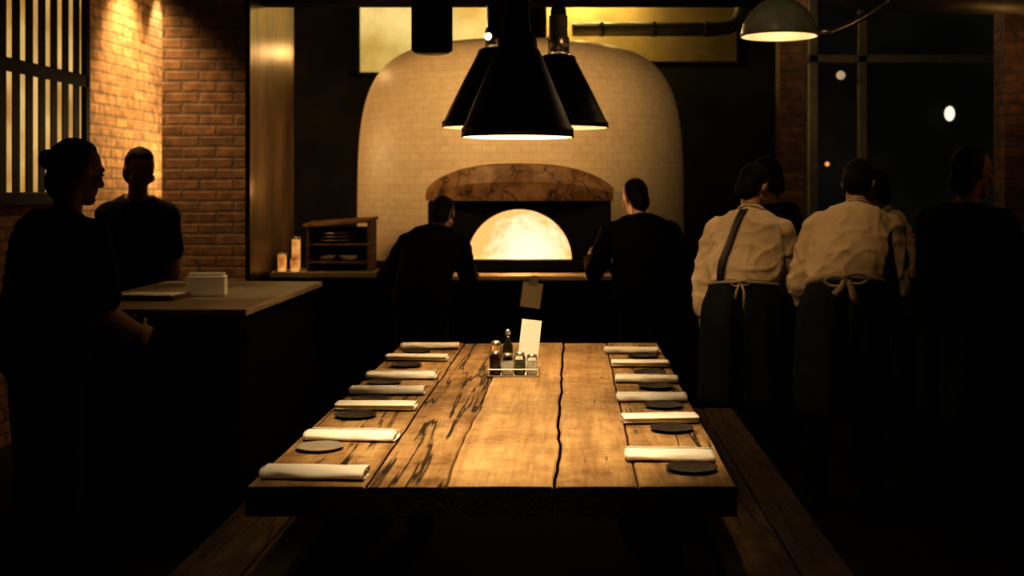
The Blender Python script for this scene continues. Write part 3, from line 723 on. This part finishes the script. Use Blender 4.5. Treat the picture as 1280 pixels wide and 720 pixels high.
    for sd in (-1,1):
        sh,el,wr,ud,fd=arms[sd]
        capsule(b,tp(sd*.05,0,1.41),sh,.068*s,.07*s)
        if sleeve=='short': capsule(b,sh,sh+(el-sh)*.78,.07*s,.064*s)
        else:
            ws=1.1 if tucked else 1
            capsule(b,sh,el,.07*s,.06*s*ws)
            k=.5 if sleeve=='rolled' else .93
            capsule(b,el,el+(wr-el)*k,.06*s*ws,(.054*ws if sleeve=='rolled' else .04)*s)
            if sleeve=='rolled': capsule(b,el+(wr-el)*(k-.12),el+(wr-el)*k,.063*s,.062*s)
    b=remesh(b,.010,4,.5); b.normal_update()
    nn=[(v,v.normal.copy()) for v in b.verts]
    for v,nv in nn:
        c=v.co/s
        wv=noise.noise_vector(c*5+Vector((loc[0]*3,loc[1],0)))*.12
        p1=Vector(((c.x+wv.x)*8+loc[0]*7,(c.y+wv.y)*8,(c.z+wv.z)*4)); p2=Vector(((c.x+wv.y)*5+(c.z)*7,c.y*6+loc[1]*3,(c.z+wv.x)*11-c.x*6))
        r1=1-min(1,abs(noise.noise(p1))*2.6); r2=1-min(1,abs(noise.noise(p2))*2.6)
        w=(.009*r1*r1+.008*r2*r2-.003)*(1.1 if tucked else .6)
        v.co+=nv*(w+.004)*s
    so=mk('shirt',b,M[shirt],rt,True)
    if tucked:
        b=BM(); rows=[[],[],[]]
        for k in range(33):
            a=2*PI*k/32
            for q_,(rr,zz) in enumerate(((.083,1.462),(.078,1.50),(.094,1.478))):
                rows[q_].append(b.verts.new(tp(rr*math.sin(a),.004+rr*.96*math.cos(a),zz-.014*math.cos(a))))
        for p,q in zip(rows,rows[1:]):
            for k in range(32): b.faces.new((p[k],p[k+1],q[k+1],q[k]))
        co=mk('collar',b,M[shirt],so,True); md=co.modifiers.new('s','SOLIDIFY'); md.thickness=.004
    # ---- trousers
    b=BM(); torso(b,.034 if tucked else .018,.82,1.085 if tucked else 1.0,10)
    for sd in (-1,1):
        hp,kn,an=hips[sd]
        capsule(b,hp,kn,.096*s,.074*s); capsule(b,kn,an+Vector((0,0,.02))*s,.074*s,.06*s)
    b=remesh(b,.013,2,.5)
    mk('trousers',b,M['jeans'],rt,True)
    for sd in (-1,1):
        an=hips[sd][2]; b=BM(); 
        capsule(b,an+Vector((0,-.035,-.04))*s,an+Vector((sd*.02,.14,-.05))*s,.046*s,.038*s); capsule(b,an+Vector((0,-.01,0))*s,an+Vector((0,-.01,-.04))*s,.045*s,.045*s)
        for v in b.verts: v.co.z=max(v.co.z,0)
        b=remesh(b,.01,1,.4)
        for v in b.verts: v.co.z=max(v.co.z,.001)
        mk('shoe',b,M['shoe'],rt,True)
    if apron:
        # soft waist apron wrapped round the hips, edges meeting loosely at the back
        b=BM(); rows=[]; ZT=1.09; LAP=172
        for i in range(23):
            z=ZT-.62*i/22; row=[]
            for k in range(61):
                a=R(-LAP+2*LAP*k/60); fl=max(0,.97-z)
                fold=.010*min(1,(ZT-z)*5)*math.sin(a*11+noise.noise(Vector((a*2,z*3,loc[0])))*3)
                if z>.93: p=surf(z,a,.048+fold)
                else:
                    rx=.168*wide+.05+.04*fl; ry=.12+.05+.06*fl
                    p=Vector(((rx+fold)*math.sin(a),-.012+(ry+fold)*math.cos(a),z))*s
                row.append(b.verts.new(p))
            rows.append(row)
        for p,q in zip(rows,rows[1:]):
            for k in range(60): b.faces.new((p[k],p[k+1],q[k+1],q[k]))
        ao=mk('apron',b,M[apron],rt,True); md=ao.modifiers.new('s','SOLIDIFY'); md.thickness=.004
        b=BM(); lo=[surf(ZT-.012,2*PI*k/40,.055) for k in range(41)]; rows=[]
        for dz in (-.011*bow,.011*bow): rows.append([b.verts.new(p+Vector((0,0,dz))) for p in lo])
        for k in range(40): b.faces.new((rows[0][k],rows[0][k+1],rows[1][k+1],rows[1][k]))
        bp=surf(ZT-.012,PI,.062+.006*(bow-1))
        for sd in (-1,1):
            ring=[bp+Vector((sd*(.03-.03*math.cos(a)),-.006,.015*math.sin(a)-.012+sd*.004))*s*bow for a in [2*PI*i/16 for i in range(17)]]
            tube(b,ring,.006*s*bow,6)
            tube(b,[bp,bp+Vector((sd*.02,-.012,-.05))*s*(1+.2*(bow-1)),bp+Vector((sd*.03*bow,-.012,-.12-.03*sd))*s],[.006*s*bow,.011*s*bow,.015*s*bow],6)
        ellipsoid(b,bp+Vector((0,-.006,0)),Vector((.012,0,0))*bow,Vector((0,.01,0))*bow,Vector((0,0,.012))*bow,10,6)
        to=mk('apron_tie',b,M[tie or apron],ao,True); md=to.modifiers.new('s','SOLIDIFY'); md.thickness=.003
    if strap:
        b=BM()
        for (a0,a1) in strap:
            rows=[[],[]]
            for i in range(21):
                k=i/20; z=1.445-.36*k; a=a0+(a1-a0)*k
                for w_,sg in enumerate((-1,1)):
                    rr=sec(z); da=.016/max(.08,rr[0])*sg
                    rows[w_].append(b.verts.new(surf(z,a+da,.046+loose(z))))
            for i in range(20): b.faces.new((rows[0][i],rows[0][i+1],rows[1][i+1],rows[1][i]))
        st=mk('suspender_strap',b,M['strap'],rt,True); md=st.modifiers.new('s','SOLIDIFY'); md.thickness=.006; md.offset=0
    return rt
DOWN=((.14,.05,-1),(.02,.2,-1))
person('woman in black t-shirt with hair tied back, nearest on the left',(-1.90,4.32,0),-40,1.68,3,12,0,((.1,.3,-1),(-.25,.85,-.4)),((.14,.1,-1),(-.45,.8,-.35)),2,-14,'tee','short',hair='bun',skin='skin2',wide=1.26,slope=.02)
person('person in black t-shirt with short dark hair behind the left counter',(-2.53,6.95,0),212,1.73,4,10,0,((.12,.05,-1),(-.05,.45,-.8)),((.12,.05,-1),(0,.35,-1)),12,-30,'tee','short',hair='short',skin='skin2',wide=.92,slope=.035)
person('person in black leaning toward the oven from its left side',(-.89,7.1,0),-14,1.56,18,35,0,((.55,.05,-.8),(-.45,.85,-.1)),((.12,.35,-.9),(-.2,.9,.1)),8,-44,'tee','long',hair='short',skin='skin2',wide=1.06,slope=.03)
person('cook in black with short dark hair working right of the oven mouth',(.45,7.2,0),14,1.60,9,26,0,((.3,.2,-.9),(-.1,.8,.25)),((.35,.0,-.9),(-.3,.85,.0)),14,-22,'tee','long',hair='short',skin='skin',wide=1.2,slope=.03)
person('waiter in white shirt with dark strap across the back, left of the group',(.85,6.0,0),-14,1.65,6,22,.06,((.24,-.12,-1),(.0,-.02,-1)),((.15,.3,-.9),(-.3,.85,-.3)),-24,-42,'wshirt','rolled','apron','tie',[(PI+.12,PI+.62)],hair='short',skin='skin',wide=.96,slope=.03,bow=.75)
person('waiter in white shirt with cream apron bow, back to the camera',(1.26,5.6,0),-12,1.71,11,30,.13,((.30,.08,-.95),(-.3,.7,-.7)),((.12,.06,-.95),(-.02,.25,-1)),-12,-52,'wshirt','rolled','apron','tie',None,hair='short',skin='skin',wide=.95,slope=.03,bow=1.6)
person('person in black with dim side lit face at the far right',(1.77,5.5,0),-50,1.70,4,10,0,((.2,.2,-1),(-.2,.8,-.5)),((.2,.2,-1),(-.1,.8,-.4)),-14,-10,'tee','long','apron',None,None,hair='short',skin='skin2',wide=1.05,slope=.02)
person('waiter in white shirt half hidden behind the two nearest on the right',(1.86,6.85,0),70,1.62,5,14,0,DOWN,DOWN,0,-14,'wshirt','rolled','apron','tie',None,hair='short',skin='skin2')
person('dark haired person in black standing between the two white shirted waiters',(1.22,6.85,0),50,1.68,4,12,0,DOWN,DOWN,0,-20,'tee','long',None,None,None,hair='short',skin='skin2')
# ------------------------------------------------------------------ lights
WARM=(1,.70,.37); AMB=(1,.60,.25)
def spot(name,loc,target,power,ang=60,blend=.8,col=WARM,size=.08):
    l=bpy.data.lights.new(name,'SPOT'); l.energy=power; l.spot_size=R(ang); l.spot_blend=blend; l.color=col; l.shadow_soft_size=size
    o=bpy.data.objects.new(name,l); link(o); o.location=loc
    o.rotation_euler=(Vector(target)-Vector(loc)).to_track_quat('-Z','Y').to_euler(); return o
def point(name,loc,power,col=WARM,size=.06):
    l=bpy.data.lights.new(name,'POINT'); l.energy=power; l.color=col; l.shadow_soft_size=size
    o=bpy.data.objects.new(name,l); link(o); o.location=loc; return o
spot('ceiling_spot_table',(-.2,2.6,3.3),(-.2,3.55,.76),540,35,1.0)
spot('ceiling_spot_table_far',(-.2,3.3,3.3),(-.2,4.75,.76),310,25,1.0)
spot('bench_fill_left',(-1.1,2.4,3.3),(-.98,3.2,.45),60,16,1.0)  # added fill with no fixture, brightens the near end of the left bench
spot('bench_fill_right',(.75,2.4,3.3),(.64,3.2,.45),40,16,1.0)  # same added fill for the right bench
spot('track_spot_dome_a',(-1.7,6.1,2.82),(-.75,8.6,2.0),195,56,1.0,AMB,.2)
spot('track_spot_dome_b',(.6,6.1,2.82),(-.05,8.6,2.05),125,50,1.0,AMB,.2)
spot('ceiling_spot_wall',(-2.9,8.75,3.3),(-3.3,9.0,1.5),320,80,.8,(1,.66,.29))
spot('wall_edge_fill',(-3.12,9.55,3.35),(-3.25,9.55,1.2),190,50,.6,WARM,.03)  # added spot hidden behind the pillar, makes the bright wall edge
point('wall_fill',(-2.72,9.05,1.95),17,(1,.64,.27),.08)  # added unseen fill behind the pillar, evens out the brick wall
point('wall_corner_fill',(-3.05,9.5,1.7),8,(1,.68,.32),.05)  # extra hidden point, strengthens the glow along the wall edge
spot('ceiling_spot_pillar',(-3.05,7.28,3.1),(-2.5,7.52,1.5),360,64,.9,AMB)
spot('ceiling_spot_counter',(-1.7,6.0,3.3),(-1.7,5.8,1.0),40,23,1.0)
spot('ceiling_spot_waiters',(.4,4.4,3.3),(1.0,5.9,1.3),66,38,1.0,AMB)
spot('bowl_lamp_fill',(.3,4.4,3.2),(1.12,6.3,2.45),14,20,.6)  # added narrow fill aimed at the outside of the bowl shade
point('fire_glow',(OX+HX,8.28,1.26),20,(1,.46,.15),.05)
for x,pw in ((-.3,24),(.1,20),(.45,8)): point('back_room_light',(x,10.68,3.2),pw,(1,.70,.24),.05)
point('pillar_fill',(-1.25,7.9,3.0),8,AMB,.06)  # added unseen point, lightens the pillar cladding
point('cladding_glint_fill',(-1.72,9.25,2.55),2.4,AMB,.05)  # added point with no fixture, puts a golden highlight on the cladding
point('rack_fill',(-1.78,7.82,1.5),3.0,AMB,.04)  # added fill so the things on the rack look brightly lit
point('pier_window_fill',(2.0,8.3,3.05),8,(1,.7,.36),.06)  # added fixtureless point, lifts the brick pier and window frames
point('right_face_fill',(2.4,5.3,1.85),2.2,(1,.48,.2),.05)  # added point in mid-air, warms the face at the far right
point('right_pier_fill',(2.75,7.2,2.3),1.6,AMB,.05)  # added unseen point, brightens the wide pier at the right edge
wd=bpy.data.worlds.new('night'); S.world=wd; wd.use_nodes=True
wd.node_tree.nodes['Background'].inputs[0].default_value=(.25,.3,.28,1); wd.node_tree.nodes['Background'].inputs[1].default_value=.002
# ------------------------------------------------------------------ camera
cd=bpy.data.cameras.new('camera'); cam=bpy.data.objects.new('camera',cd); link(cam)
cam.location=(0,0,CZ); cam.rotation_euler=(PI/2,0,0)
cd.sensor_width=36; cd.lens=F*36/1280; cd.shift_x=-(CX-640)/1280; cd.shift_y=-(360-CY)/1280
cd.dof.use_dof=True; cd.dof.focus_distance=4.2; cd.dof.aperture_fstop=2.8
S.camera=cam
S.view_settings.view_transform='Standard'
for lk in ('Medium High Contrast','None'):
    try: S.view_settings.look=lk; break
    except Exception: pass
S.view_settings.exposure=.2
